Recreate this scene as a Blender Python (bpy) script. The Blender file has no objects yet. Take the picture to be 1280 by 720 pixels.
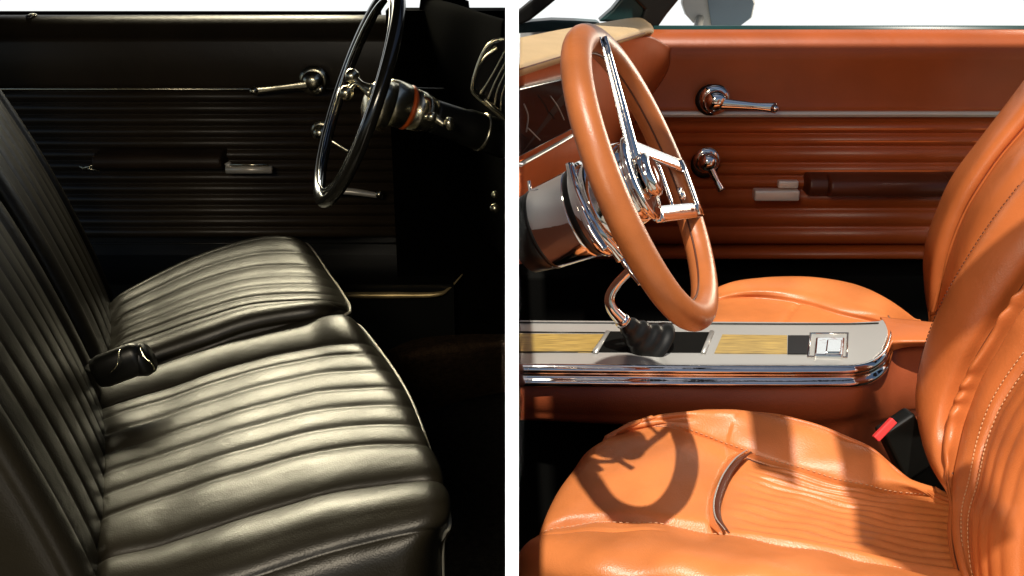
import bpy, bmesh, math, random
import numpy as np
from mathutils import Vector, Matrix
random.seed(7)
R = math.radians
C = bpy.context.scene.collection
S = bpy.context.scene
# ------------------------------------------------------------------ camera
F_, PITCH, CZ = 1280.0, R(22), 1.30
cd = bpy.data.cameras.new('camera'); cam = bpy.data.objects.new('camera', cd); C.objects.link(cam)
cd.sensor_width = 36; cd.lens = 36; cd.clip_start = .02; cd.clip_end = 200
cam.location = (0, 0, CZ); cam.rotation_euler = (R(90) - PITCH, 0, 0)
S.camera = cam
# ------------------------------------------------------------------ world, sun, lamps
SUN = Vector((0.05, 0.36, -1)).normalized()          # the way the sunlight travels
w = bpy.data.worlds.new('World'); S.world = w; w.use_nodes = True
nt = w.node_tree; bg = nt.nodes['Background']
sk = nt.nodes.new('ShaderNodeTexSky'); sk.sky_type = 'NISHITA'; sk.sun_disc = False
sk.sun_elevation = math.asin(-SUN.z); sk.sun_rotation = math.atan2(-SUN.x, -SUN.y)
nt.links.new(sk.outputs[0], bg.inputs[0]); bg.inputs[1].default_value = 0.05
sd = bpy.data.lights.new('sun', 'SUN'); sd.energy = 5.0; sd.angle = R(0.9); sd.color = (1, .93, .82)
so = bpy.data.objects.new('sun', sd); C.objects.link(so); so.rotation_euler = SUN.to_track_quat('-Z', 'Y').to_euler()
def area(name, loc, target, sx, sy, power, color, spread=180):
    d = bpy.data.lights.new(name, 'AREA'); d.shape = 'RECTANGLE'; d.size = sx; d.size_y = sy
    d.energy = power; d.color = color; d.spread = R(spread)
    o = bpy.data.objects.new(name, d); C.objects.link(o); o.location = loc
    o.rotation_euler = (Vector(target) - Vector(loc)).to_track_quat('-Z', 'Y').to_euler(); return o
area('window_sheen_fill', (-.92, 2.95, 1.45), (-.35, 1.2, .5), .9, .28, 5.0, (1, .90, .62), 50)  # added lamp outside the far window, for the sheen on the black seats
area('tan_window_fill', (2.0, 2.95, 1.30), (.9, 1.8, .7), .8, .5, 34, (1, .86, .66))  # added glow outside the far window, meant to brighten the russet door top
area('door_side_fill', (-.55, -.3, 1.9), (-.5, 1.7, .6), .7, .7, 30.0, (1, .86, .64))  # added soft fill from the camera side, lifts the black door
S.view_settings.view_transform = 'Standard'; S.view_settings.look = 'None'
S.view_settings.exposure = 0; S.view_settings.gamma = 1
# ------------------------------------------------------------------ projection helpers (a photo point on a real plane)
FW = Vector((0, math.cos(PITCH), -math.sin(PITCH))); UP = Vector((0, math.sin(PITCH), math.cos(PITCH))); RT = Vector((1, 0, 0))
CAM = Vector((0, 0, CZ))
def ray(px, py): return FW + RT * ((px - 640) / F_) + UP * ((360 - py) / F_)
def PZ(px, py, z): d = ray(px, py); return CAM + d * ((z - CZ) / d.z)
def PY(px, py, y): d = ray(px, py); return CAM + d * (y / d.y)
def PD(px, py, dep): return CAM + ray(px, py) * dep
def zat(py, y): return PY(640, py, y).z
def xat(px, py, y): return PY(px, py, y).x
# ------------------------------------------------------------------ materials
def mat(name, col, rough=.5, metal=0, spec=.5, coat=0, var=0.0, vscale=6, grain=0, gscale=900, wrinkle=0, wscale=18, emit=None, rvar=.0, stretch=None, col2=None, sheen=0):
    m = bpy.data.materials.new(name); m.use_nodes = True; t = m.node_tree; b = t.nodes['Principled BSDF']
    b.inputs['Base Color'].default_value = (*col, 1); b.inputs['Roughness'].default_value = rough
    b.inputs['Metallic'].default_value = metal; b.inputs['Specular IOR Level'].default_value = spec
    b.inputs['Coat Weight'].default_value = coat; b.inputs['Coat Roughness'].default_value = .12
    tc = t.nodes.new('ShaderNodeTexCoord'); src = tc.outputs['Object']
    if stretch:
        mp = t.nodes.new('ShaderNodeMapping'); mp.inputs['Scale'].default_value = stretch
        t.links.new(src, mp.inputs[0]); src = mp.outputs[0]
    if var or col2:
        n = t.nodes.new('ShaderNodeTexNoise'); n.inputs['Scale'].default_value = vscale; n.inputs['Detail'].default_value = 5
        t.links.new(src, n.inputs['Vector'])
        r = t.nodes.new('ShaderNodeValToRGB'); r.color_ramp.elements[0].position = .3; r.color_ramp.elements[1].position = .7
        a = [max(0, c * (1 - var)) for c in col]; z = list(col2) if col2 else [min(1, c * (1 + var)) for c in col]
        r.color_ramp.elements[0].color = (*a, 1); r.color_ramp.elements[1].color = (*z, 1)
        t.links.new(n.outputs[0], r.inputs[0]); t.links.new(r.outputs[0], b.inputs['Base Color'])
    if rvar:
        n2 = t.nodes.new('ShaderNodeTexNoise'); n2.inputs['Scale'].default_value = 14; n2.inputs['Detail'].default_value = 6
        t.links.new(src, n2.inputs['Vector'])
        mr = t.nodes.new('ShaderNodeMapRange'); mr.inputs[3].default_value = rough - rvar; mr.inputs[4].default_value = rough + rvar
        t.links.new(n2.outputs[0], mr.inputs[0]); t.links.new(mr.outputs[0], b.inputs['Roughness'])
    last = None
    if wrinkle:
        n3 = t.nodes.new('ShaderNodeTexNoise'); n3.inputs['Scale'].default_value = wscale; n3.inputs['Detail'].default_value = 3; n3.inputs['Distortion'].default_value = .8
        t.links.new(src, n3.inputs['Vector'])
        bp = t.nodes.new('ShaderNodeBump'); bp.inputs['Strength'].default_value = 1; bp.inputs['Distance'].default_value = wrinkle
        t.links.new(n3.outputs[0], bp.inputs['Height']); last = bp
    if grain:
        v = t.nodes.new('ShaderNodeTexVoronoi'); v.inputs['Scale'].default_value = gscale
        t.links.new(tc.outputs['Object'], v.inputs['Vector'])
        b2 = t.nodes.new('ShaderNodeBump'); b2.inputs['Strength'].default_value = 1; b2.inputs['Distance'].default_value = grain
        t.links.new(v.outputs['Distance'], b2.inputs['Height'])
        if last: t.links.new(last.outputs[0], b2.inputs['Normal'])
        last = b2
    if last: t.links.new(last.outputs[0], b.inputs['Normal'])
    if emit:
        b.inputs['Emission Color'].default_value = (*emit[0], 1); b.inputs['Emission Strength'].default_value = emit[1]
    return m
M = dict(
 vinyl=mat('black_vinyl', (.020, .0165, .010), .40, spec=.62, grain=.00018, gscale=420, wrinkle=.0008, wscale=24, rvar=.08, var=.15),
 vinyl_door=mat('black_door_vinyl', (.032, .022, .013), .38, spec=.4, grain=.0001, gscale=500, wrinkle=.0005, var=.2),
 piping=mat('pale_piping', (.55, .52, .42), .35, spec=.6),
 black=mat('black_plastic', (.006, .006, .005), .35, spec=.4, var=.3),
 matte=mat('matte_black', (.004, .004, .0035), .9, spec=.1, var=.3),
 carpet=mat('black_carpet', (.010, .008, .006), .95, spec=.05, var=.5, vscale=90, grain=.003, gscale=260),
 chrome=mat('chrome', (.86, .85, .82), .07, metal=1, rvar=.03, wrinkle=.0004, wscale=25),
 warm_chrome=mat('aged_chrome', (.85, .78, .58), .26, metal=1, rvar=.06, wrinkle=.0006, wscale=30),
 gold=mat('sill_metal', (.66, .50, .24), .42, metal=.7, var=.25, vscale=20, rvar=.1),
 orange_band=mat('orange_band', (.75, .12, .01), .4),
 tan=mat('tan_leather', (.61, .192, .054), .38, spec=.45, grain=.0002, gscale=480, wrinkle=.0014, wscale=15, rvar=.10, var=.16, vscale=9),
 tan_side=mat('tan_leather_bolster', (.51, .140, .037), .38, spec=.45, grain=.0002, gscale=480, wrinkle=.0018, wscale=12, rvar=.10, var=.18, vscale=7),
 seam=mat('dark_seam', (.09, .022, .008), .6, var=.2),
 thread=mat('tan_thread', (.66, .36, .19), .7),
 door=mat('russet_door_vinyl', (.38, .084, .020), .38, spec=.45, grain=.0001, gscale=500, wrinkle=.0006, var=.16, vscale=5, rvar=.05),
 rib=mat('russet_ribbed_vinyl', (.42, .086, .019), .34, spec=.5, grain=.0001, gscale=500, wrinkle=.0005, var=.14, rvar=.05),
 dark_tan=mat('dark_brown_armrest', (.10, .026, .011), .34, spec=.4, grain=.0001, gscale=500, var=.2),
 rim=mat('tan_rim_leather', (.43, .130, .036), .36, spec=.5, wrinkle=.001, wscale=22, grain=.0001, gscale=700, var=.16, vscale=14, rvar=.07),
 pad=mat('beige_dash_pad', (.52, .37, .20), .6, spec=.3, grain=.0003, gscale=400, var=.08, vscale=12),
 silver=mat('satin_silver', (.44, .435, .41), .3, metal=.35, spec=.5, var=.05, rvar=.05),
 wood=mat('yellow_wood', (.38, .255, .065), .3, spec=.5, coat=.15, var=.42, vscale=9, stretch=(3, 40, 3)),
 console=mat('russet_console_vinyl', (.27, .058, .018), .45, spec=.4, grain=.0002, gscale=500, wrinkle=.0014, wscale=8, var=.12),
 red=mat('red_button', (.75, .05, .05), .4),
 glass=mat('mirror_glass', (.22, .30, .37), .35, metal=0),
 mirror=mat('pale_painted_metal', (.70, .70, .66), .35, var=.05),
 teal=mat('dark_teal_trim', (.015, .055, .055), .35, var=.2),
 white=mat('white_paint', (.9, .9, .9), .8, spec=.1),
 tan_board=mat('russet_side_board', (.13, .045, .02), .7, var=.1),
 pull=mat('worn_bright_metal', (.80, .74, .64), .34, metal=.4, rvar=.05, wrinkle=.0004, wscale=30),
 deep=mat('deep_black_pad', (.0016, .0015, .0012), .9, spec=.02),
 divider=mat('grey_board', (.42, .43, .46), .8),
 skin=mat('outer_body_paint', (.55, .56, .55), .3),
 skin_dark=mat('outer_body_black', (.02, .02, .02), .3),
 gauge=mat('gauge_glass', (.006, .005, .005), .12, spec=.6),
 dial=mat('dial_marks', (.16, .12, .10), .5),
)
skm = bpy.data.materials.new('sky_glow'); skm.use_nodes = True
b = skm.node_tree.nodes['Principled BSDF']; b.inputs['Base Color'].default_value = (0, 0, 0, 1); b.inputs['Specular IOR Level'].default_value = 0
b.inputs['Emission Color'].default_value = (.97, 1, .99, 1); b.inputs['Emission Strength'].default_value = 1.04
# ------------------------------------------------------------------ object helpers
ORG = {}
def thing(name, label, cat, loc, group=None):
    o = bpy.data.objects.new(name, None); C.objects.link(o); o.location = loc; o.empty_display_size = .05
    ORG[o] = Vector(loc); o['label'] = label; o['category'] = cat
    if group: o['group'] = group
    return o
def obj(name, vf, m, parent=None, smooth=True, solid=0, label=None, bevel=0, sub=0, auto=None):
    v, f = vf
    og = ORG[parent] if parent else Vector((0, 0, 0))
    me = bpy.data.meshes.new(name); me.from_pydata([tuple(Vector(p) - og) for p in v], [], f)
    bm = bmesh.new(); bm.from_mesh(me); bmesh.ops.recalc_face_normals(bm, faces=bm.faces); bm.to_mesh(me); bm.free()
    me.materials.append(m)
    if smooth: me.polygons.foreach_set('use_smooth', [True] * len(me.polygons))
    o = bpy.data.objects.new(name, me); C.objects.link(o)
    if parent: o.parent = parent
    ORG[o] = og
    if label: o['label'] = label
    if solid:
        s = o.modifiers.new('s', 'SOLIDIFY'); s.thickness = solid; s.offset = -1
    if bevel:
        s = o.modifiers.new('b', 'BEVEL'); s.width = bevel; s.segments = 3; s.limit_method = 'ANGLE'; s.angle_limit = R(35)
    if sub:
        s = o.modifiers.new('u', 'SUBSURF'); s.levels = sub; s.render_levels = sub
    return o
def tag(o, label, cat, group=None):
    o['label'] = label; o['category'] = cat
    if group: o['group'] = group
    return o
def struct(o): o['kind'] = 'structure'; return o
def join(*vfs):
    V, Fc = [], []
    for v, f in vfs:
        n = len(V); V += list(v); Fc += [tuple(i + n for i in q) for q in f]
    return V, Fc
def cr(P, t):                                      # Catmull-Rom through the rows of P (index units)
    n = len(P); i = min(int(t), n - 2); s = t - i
    p0 = P[i - 1] if i > 0 else 2 * P[0] - P[1]
    p3 = P[i + 2] if i + 2 < n else 2 * P[n - 1] - P[n - 2]
    p1, p2 = P[i], P[i + 1]
    return .5 * ((2 * p1) + (-p0 + p2) * s + (2 * p0 - 5 * p1 + 4 * p2 - p3) * s * s + (-p0 + 3 * p1 - 3 * p2 + p3) * s ** 3)
def patch(ctrl, nu, nv, disp=None, out=Vector((0, -.3, 1))):
    A = np.array([[list(p) for p in r] for r in ctrl]); Rr, Cc = A.shape[:2]
    us = np.linspace(0, Cc - 1, nu); vs = np.linspace(0, Rr - 1, nv)
    rows = np.array([cr(A, v) for v in vs])                      # nv, Cc, 3
    G = np.stack([cr(np.swapaxes(rows, 0, 1), u) for u in us], 1)   # nv, nu, 3
    du = np.gradient(G, axis=1); dv = np.gradient(G, axis=0)
    N = np.cross(du, dv); N /= np.linalg.norm(N, axis=2, keepdims=True) + 1e-12
    mid = N[nv // 2, nu // 2]
    if np.dot(mid, np.array(out)) < 0: N = -N
    if disp:
        D = np.array([[disp(u, v) for u in us] for v in vs]); G = G + N * D[:, :, None]
    V = [Vector(p) for p in G.reshape(-1, 3)]
    Fc = [(j * nu + i, j * nu + i + 1, (j + 1) * nu + i + 1, (j + 1) * nu + i) for j in range(nv - 1) for i in range(nu - 1)]
    patch.last = (G, N, us, vs)
    return V, Fc
def curve(pts, n):
    A = np.array([list(p) for p in pts]); return [Vector(cr(A, t)) for t in np.linspace(0, len(pts) - 1, n)]
def tube(pts, r, seg=12, closed=False, n=None, flat=None, flatdir=None, cap=True):
    if n: pts = curve(pts, n)
    k = len(pts); rr = r if isinstance(r, (list, tuple)) else None
    V, Fc = [], []; ref = None
    for i, p in enumerate(pts):
        a = pts[(i - 1) % k] if (closed or i > 0) else p; c = pts[(i + 1) % k] if (closed or i < k - 1) else p
        t = (c - a).normalized()
        if flatdir is not None: ref = Vector(flatdir)
        elif ref is None: ref = Vector((0, 0, 1)) if abs(t.z) < .9 else Vector((1, 0, 0))
        nrm = (ref - t * ref.dot(t)).normalized(); ref = nrm; bn = t.cross(nrm)
        if rr:
            q = i / (k - 1) * (len(rr) - 1); j = min(int(q), len(rr) - 2); rad = rr[j] + (rr[j + 1] - rr[j]) * (q - j)
        else: rad = r
        fl = flat if flat else 1
        for s in range(seg):
            an = 2 * math.pi * s / seg
            V.append(p + nrm * math.cos(an) * rad * fl + bn * math.sin(an) * rad)
    for i in range(k if closed else k - 1):
        for s in range(seg):
            Fc.append((i * seg + s, i * seg + (s + 1) % seg, ((i + 1) % k) * seg + (s + 1) % seg, ((i + 1) % k) * seg + s))
    if not closed and cap:
        Fc.append(tuple(range(seg))); Fc.append(tuple((k - 1) * seg + s for s in range(seg)))
    return V, Fc
def frame(n, x=None):
    n = Vector(n).normalized(); x = Vector(x) if x is not None else (Vector((0, 0, 1)) if abs(n.z) < .9 else Vector((1, 0, 0)))
    x = (x - n * x.dot(n)).normalized(); return x, n.cross(x), n
def lathe(prof, c, n, seg=32, x=None, sq=1):       # prof: (radius, height along n)
    x, y, n = frame(n, x); c = Vector(c); V, Fc = [], []
    for r, h in prof:
        for s in range(seg):
            a = 2 * math.pi * s / seg; V.append(c + n * h + x * math.cos(a) * r + y * math.sin(a) * r * sq)
    for i in range(len(prof) - 1):
        for s in range(seg): Fc.append((i * seg + s, i * seg + (s + 1) % seg, (i + 1) * seg + (s + 1) % seg, (i + 1) * seg + s))
    Fc.append(tuple(range(seg))[::-1]); Fc.append(tuple((len(prof) - 1) * seg + s for s in range(seg)))
    return V, Fc
def box(x0, x1, y0, y1, z0, z1):
    V = [Vector((x, y, z)) for z in (z0, z1) for y in (y0, y1) for x in (x0, x1)]
    return V, [(0, 2, 3, 1), (4, 5, 7, 6), (0, 1, 5, 4), (2, 6, 7, 3), (0, 4, 6, 2), (1, 3, 7, 5)]
def prism(pts, off):                               # closed outline of world points, thickened by a vector
    n = len(pts); off = Vector(off); V = [Vector(p) for p in pts] + [Vector(p) + off for p in pts]
    return V, [tuple(range(n)), tuple(range(2 * n - 1, n - 1, -1))] + [(i, (i + 1) % n, n + (i + 1) % n, n + i) for i in range(n)]
def extrude_profile(prof, x0, x1, nx=2):           # open (y,z) profile swept along x
    V, Fc = [], []; k = len(prof)
    for i in range(nx):
        x = x0 + (x1 - x0) * i / (nx - 1)
        V += [Vector((x, y, z)) for y, z in prof]
    for i in range(nx - 1):
        for j in range(k - 1): Fc.append((i * k + j, i * k + j + 1, (i + 1) * k + j + 1, (i + 1) * k + j))
    Fc.append(tuple(range(k))); Fc.append(tuple((nx - 1) * k + j for j in range(k)))
    return V, Fc
def ribs(v, cuts, amps, p=2.6, q=.6):
    for i in range(len(cuts) - 1):
        if cuts[i] <= v <= cuts[i + 1]:
            s = abs(2 * (v - cuts[i]) / (cuts[i + 1] - cuts[i]) - 1); return amps[i] * (1 - s ** p) ** q
    return 0
def smooth(a, b, x):
    t = min(1, max(0, (x - a) / (b - a))); return t * t * (3 - 2 * t)

# ================================================================== SETTING
o = obj('sky', ([Vector((-7, 5, -.5)), Vector((7, 5, -.5)), Vector((7, 5, 3.2)), Vector((-7, 5, 3.2))], [(0, 1, 2, 3)]), skm, smooth=False); struct(o)
o = obj('floor', box(-4, 4, .60, 4.6, -.04, .06), M['carpet'], smooth=False); struct(o)
o = obj('ground', box(.02, 5, -5, .55, -.30, -.20), mat('pavement', (.34, .31, .27), .8, var=.2, vscale=3), smooth=False); struct(o)  # unseen pale sheet added on the camera side for the chrome to reflect
# the white divider that stands between the two interiors
D0 = .80; T = 16 / F_ * D0 / 2
a = PD(640, -60, D0); bpt = PD(640, 790, D0)
side = [a, bpt, Vector((0, bpt.y, .08)), Vector((0, 3.0, .08)), Vector((0, 3.0, 1.02)), Vector((0, 2.0, 1.13))]
divider = thing('divider_panel', 'tall thin white divider standing between the black and the tan car interior', 'divider', (0, 1.5, .08))
nrm = FW * .004
obj('panel_core', prism([p + (nrm if i < 2 else Vector((0, 0, 0))) + Vector((-T * .8, 0, 0)) for i, p in enumerate(side)], (T * .8, 0, 0)), M['matte'], divider, smooth=False)
obj('panel_core', prism([p + (nrm if i < 2 else Vector((0, 0, 0))) + Vector((.0002, 0, 0)) for i, p in enumerate(side)], (T * .8, 0, 0)), M['divider'], divider, smooth=False)  # grey side out of view, kept light for the chrome barrel to reflect
obj('front_edge', prism([a - RT * T, bpt - RT * T, bpt + RT * T, a + RT * T], nrm), M['white'], divider, smooth=False)

rr = thing('shade_roof', 'dark roof pieces above the frame, added to shade the tan interior', 'roof', (1.2, 2.4, 1.5))  # unseen roof pieces, added and shaped for the shade they cast
obj('roof_panel', box(.02, 3.0, 1.915, 2.150, 1.50, 1.52), M['matte'], rr, smooth=False)  # sized to keep the sun off the russet door face
obj('far_shade_panel', box(.02, 3.0, 2.262, 2.80, 1.50, 1.52), M['matte'], rr, smooth=False)  # set apart from the panel, so sun through the gap lights the door top
obj('console_shade', box(.012, 1.3, 1.055, 1.122, 1.485, 1.51), M['matte'], rr, smooth=False)  # unseen bar added to shade the console side
def shade(pts, z): return prism([PZ(x, y, z) - SUN * ((1.47 - z) / -SUN.z) for x, y in pts], (0, 0, .012))  # slab moved back along the sun ray, so its shadow fills the outline
obj('shadow_slat', shade([(928, 500), (976, 500), (1002, 592), (946, 570)], .52), M['matte'], rr, smooth=False)  # unseen slats added only to cast shadow patches on the near seat
obj('shadow_slat', shade([(1028, 520), (1075, 520), (1108, 617), (1062, 607)], .51), M['matte'], rr, smooth=False)
obj('shadow_slat', shade([(1066, 611), (1200, 622), (1240, 730), (1150, 722), (1072, 690)], .48), M['matte'], rr, smooth=False)
area('edge_fill', tuple(PD(640, 365, -.25)), tuple(PD(640, 365, D0)), .012, .62, .45, (1, 1, 1), 1)  # added narrow beam that whitens the divider's front edge
obj('reflection_board', box(T * .8 + .0004, T * .8 + .0012, .78, 2.99, .08, .90), M['tan_board'], divider, smooth=False)  # unseen board added to give the chrome barrel a darker reflection
# ================================================================== LEFT: BLACK INTERIOR
# unseen roof, put in to keep the sun off the black car
rf = thing('shade_roof', 'black roof above the frame, added to shade the dark car interior', 'roof', (-1.3, 1.9, 1.5))
obj('roof_panel', box(-2.8, -.02, .45, 3.4, 1.50, 1.54), M['matte'], rf, smooth=False, bevel=.01)
# ---- door
DY = 2.55
dl = thing('car_door', 'black vinyl car door with ribbed panel behind the black bench seat', 'door', (-.6, DY, .3))
zt = zat(20, DY + .05)
xl, xr = -1.6, -.13
prof = [(DY + .10, zat(305, DY)), (DY + .10, zt - .02), (DY + .075, zt), (DY + .05, zt + .001), (DY + .03, zt - .006), (DY + .014, zt - .02), (DY + .004, zt - .045)]
z110 = zat(111, DY)
for i in range(10): prof.append((DY + .004 * (1 if i % 9 else 1) - .006 * math.sin(math.pi * i / 9), zt - .045 + (z110 - zt + .045) * i / 9))
prof += [(DY + .012, z110 - .004)]
obj('upper_panel', extrude_profile(prof, xl, xr, 30), M['vinyl_door'], dl)
zb = zat(298, DY); n = 13; pr = [(DY + .09, z110 - .006), (DY + .012, z110 - .006)]
for i in range(n):
    za = z110 - .006 + (zb - z110 + .006) * i / n; zc = z110 - .006 + (zb - z110 + .006) * (i + 1) / n
    for s in (0.02, .12, .3, .5, .7, .88, .98): pr.append((DY + .010 - .014 * math.sin(math.pi * s) ** .6, za + (zc - za) * s))
pr += [(DY + .012, zb - .002), (DY + .09, zb - .002)]
obj('ribbed_panel', extrude_profile(pr, xl, xat(560, 200, DY), 2), M['vinyl_door'], dl)
obj('trim_strip', tube([Vector((xl, DY - .004, z110)), Vector((xat(470, 111, DY), DY - .004, z110))], .0035, 10), M['warm_chrome'], dl, label='thin bright strip under the upper panel')
z3 = zat(304, DY)
obj('trim_strip', tube([Vector((xl, DY - .002, z3)), Vector((xat(562, 304, DY), DY - .002, z3))], .0028, 10), M['black'], dl)
for px, py in ((545, 296), (558, 303)):
    obj('screw', lathe([(.001, .004), (.004, .003), (.005, 0)], PY(px, py, DY - .004), (0, -1, .1), 12), M['warm_chrome'], dl)
# armrest
A0, A1 = PY(118, 203, DY - .05), PY(278, 203, DY - .05)
ar = []
for (yy, zz) in ((.06, .030), (.01, .034), (-.018, .026), (-.026, .006), (-.022, -.014), (-.006, -.024), (.06, -.020)): ar.append((DY - .045 + yy, A0.z + zz * .72))
obj('armrest', extrude_profile(ar, A0.x, A1.x, 2), mat('armrest_vinyl', (.035, .022, .014), .45, spec=.3, wrinkle=.001, var=.2), dl, bevel=.006)
pull = obj('door_pull', join(tube([PY(283, 212, DY - .06), PY(340, 212, DY - .06)], .0105, 14, flat=.95), tube([PY(284, 203, DY - .06), PY(288, 210, DY - .06)], .008, 10)), M['pull'], dl, label='bright metal latch at the front end of the armrest')
obj('latch_finger', tube([PY(288, 206, DY - .07), PY(336, 206, DY - .07)], .003, 8), M['warm_chrome'], pull)
obj('arm_bracket', join(tube([PY(100, 208, DY - .03), PY(124, 213, DY - .03)], .006, 8, flat=.6), tube([PY(103, 211, DY - .035), PY(118, 206, DY - .035)], .004, 8)), M['warm_chrome'], dl)
# window crank and vent crank
def crank(parent, kpx, kpy, epx, epy, Y, kr, r0, m, knob_end=False, label=None):
    k = PY(kpx, kpy, Y)
    hub = obj('window_crank', join(lathe([(kr * .5, .0), (kr * .95, -.004), (kr, -.012), (kr * .8, -.022), (kr * .4, -.028), (.001, -.029)], k, (0, 1, .15), 28), lathe([(kr * 1.25, .012), (kr * 1.3, .004), (kr * .9, .001)], k, (0, 1, 0), 24)), m, parent, label=label)
    e = PY(epx, epy, Y - .03); s = k + Vector((0, -.018, -.004))
    obj('crank_arm', tube([s, s.lerp(e, .5), e], [r0 * 1.3, r0, r0 * .8, r0 * 1.1], 14, n=16, flat=.55, flatdir=(0, -1, 0)), m, hub)
    return hub, e
h, e = crank(dl, 392, 101, 318, 113, DY - .03, .028, .0105, M['warm_chrome'], label='crank with its arm pointing back, above the bright strip')
obj('crank_knob', lathe([(.001, 0), (.009, .002), (.011, .012), (.008, .02), (.001, .022)], e + Vector((0, .006, 0)), (0, -1, 0), 18), M['warm_chrome'], h)
obj('crank_screw', lathe([(.001, .004), (.009, .003), (.010, 0)], PY(400, 112, DY - .05), (0, -1, .1), 14), M['warm_chrome'], h)
h, e = crank(dl, 401, 164, 436, 190, DY - .03, .020, .0065, M['warm_chrome'], label='small crank knob behind the wheel rim')
h2 = obj('door_handle', tube([PY(402, 246, DY - .05), PY(430, 239, DY - .06), PY(478, 245, DY - .05)], [.008, .010, .011, .008], 12, n=20, flat=.8), M['pull'], dl, label='short bright lever seen below the wheel rim')
obj('lever_tip', lathe([(.001, .008), (.010, .004), (.011, -.004), (.001, -.008)], PY(474, 243, DY - .055), (.2, -1, 0), 16), M['warm_chrome'], h2)
p = PY(38, 33, DY + .04)
obj('lock_button', lathe([(.0055, 0), (.005, .010), (.0042, .02), (.0075, .024), (.008, .031), (.005, .034)], p + Vector((0, 0, -.006)), (0, 0, 1), 16), M['black'], dl)
p = PY(38, 31, DY + .028)
obj('lock_bezel', lathe([(.010, 0), (.010, .004), (.006, .006)], Vector((p.x, DY + .05, zt)), (0, 0, 1), 16), M['warm_chrome'], dl)
obj('outer_skin', box(-1.6, -.02, DY + .11, DY + .14, .07, zt - .01), M['skin_dark'], dl, smooth=False)
obj('window_seal', box(xl, xat(475, 20, DY + .07), DY + .085, DY + .1, zt - .01, zt + .006), M['matte'], dl, smooth=False)
# gold sill plate below the door
sl = tag(obj('sill_plate', tube([PY(400, 369, 2.42), PY(437, 369, 2.42), PY(490, 369, 2.42), PY(545, 368, 2.42), PY(562, 360, 2.44), PY(578, 343, 2.47)], [.0095, .0095, .0092, .007, .003, .002], 12, n=40, flat=.9), M['gold']), 'worn gold metal sill strip low beside the far black seat', 'sill')
obj('sill_panel', box(-1.5, -.15, 2.44, 2.66, .07, zat(345, 2.5)), M['black'], sl, smooth=False)

# ---- seats
def L(rows): return [[(PZ(*p) if len(p) == 3 else p[0]) for p in r] for r in rows]
vin = M['vinyl']
def close_grid(g, far=None, near=None, back=None, front=None):
    """adds rows/columns hanging down from the border, so the cushion is a solid body"""
    if front is not None: g = [r + [r[-1] + Vector(front[0]), r[-1] + Vector(front[1])] for r in g]
    if back is not None: g = [[r[0] + Vector(back)] + r for r in g]
    if far is not None: g = [[p + Vector(far) for p in g[0]]] + g
    if near is not None: g = g + [[p + Vector(near) for p in g[-1]]]
    return g
ns = thing('bench_seat', 'near black ribbed vinyl seat with pale piping, cushion lit from above', 'seat', (-.45, 1.35, .06))
zc = [.435, .458, .482, .505, .528, .492]
A_ = lambda pts, dz=0: [(x, y, z + dz) for (x, y), z in zip(pts, zc)]
near_rows = [
 A_([(118, 500), (210, 466), (300, 434), (385, 410), (428, 404), (443, 407)], -.01),
 A_([(118, 517), (210, 487), (300, 457), (390, 437), (445, 431), (474, 438)], -.002),
 A_([(120, 575), (210, 545), (300, 516), (400, 492), (488, 487), (510, 494)]),
 A_([(122, 653), (210, 622), (300, 593), (420, 563), (522, 558), (538, 568)]),
 A_([(122, 706), (210, 682), (300, 652), (420, 618), (538, 604), (554, 618)], -.006),
 A_([(130, 742), (210, 722), (300, 696), (420, 660), (540, 640), (561, 655)], -.004),
 A_([(150, 810), (210, 800), (300, 776), (420, 735), (520, 705), (552, 690)], -.05)]
cuts = [0, 1, 1.29, 1.64, 2, 2.32, 2.64, 3, 4, 5.5]
amps = [.017, .0058, .0065, .0065, .0065, .0065, .0065, .014, .017]
def dn(u, v):
    v0 = v - 1; uu = u - 1
    if v0 < 0 or v0 > 5.5: return 0
    wv = .055 * math.sin(u * 1.3 + 1)  # the grooves wander a little
    k = smooth(-.1, .25, uu) * (1 - smooth(3.9, 4.75, uu))
    h = ribs(v0, cuts, amps)
    big = h if (v0 < 1 or v0 > 3) else h
    if v0 < 1 or v0 > 3: k = max(k, smooth(-.1, .25, uu) * (1 - smooth(3.4 if v0 > 3.6 else 3.9, 4.7, uu)))
    return big * k + .0005 * math.sin(uu * 7 + v0 * 3) * k
g = close_grid(L(near_rows), far=(0, .01, -.12), near=(0, .02, -.25), back=(-.05, 0, -.05), front=((-.008, .0, -.03), (-.06, 0, -.22)))
cush = obj('seat_cushion', patch(g, 190, 330, dn), vin, ns, solid=.004)
def edge_line(ncol, u, v0, v1, cnt=70):
    G, N, us, vs = patch.last
    i = int(round(u / (ncol - 1) * (len(us) - 1)))
    j0, j1 = [int(round(np.interp(q, [0, vs[-1]], [0, len(vs) - 1]))) for q in (v0, v1)]
    return curve([Vector(G[j, i]) + Vector(N[j, i]) * .0012 for j in np.linspace(j0, j1, 26).astype(int)], cnt)
obj('piping', tube(edge_line(9, 6, .75, 7.6), .0026, 10), M['piping'], cush)
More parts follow.
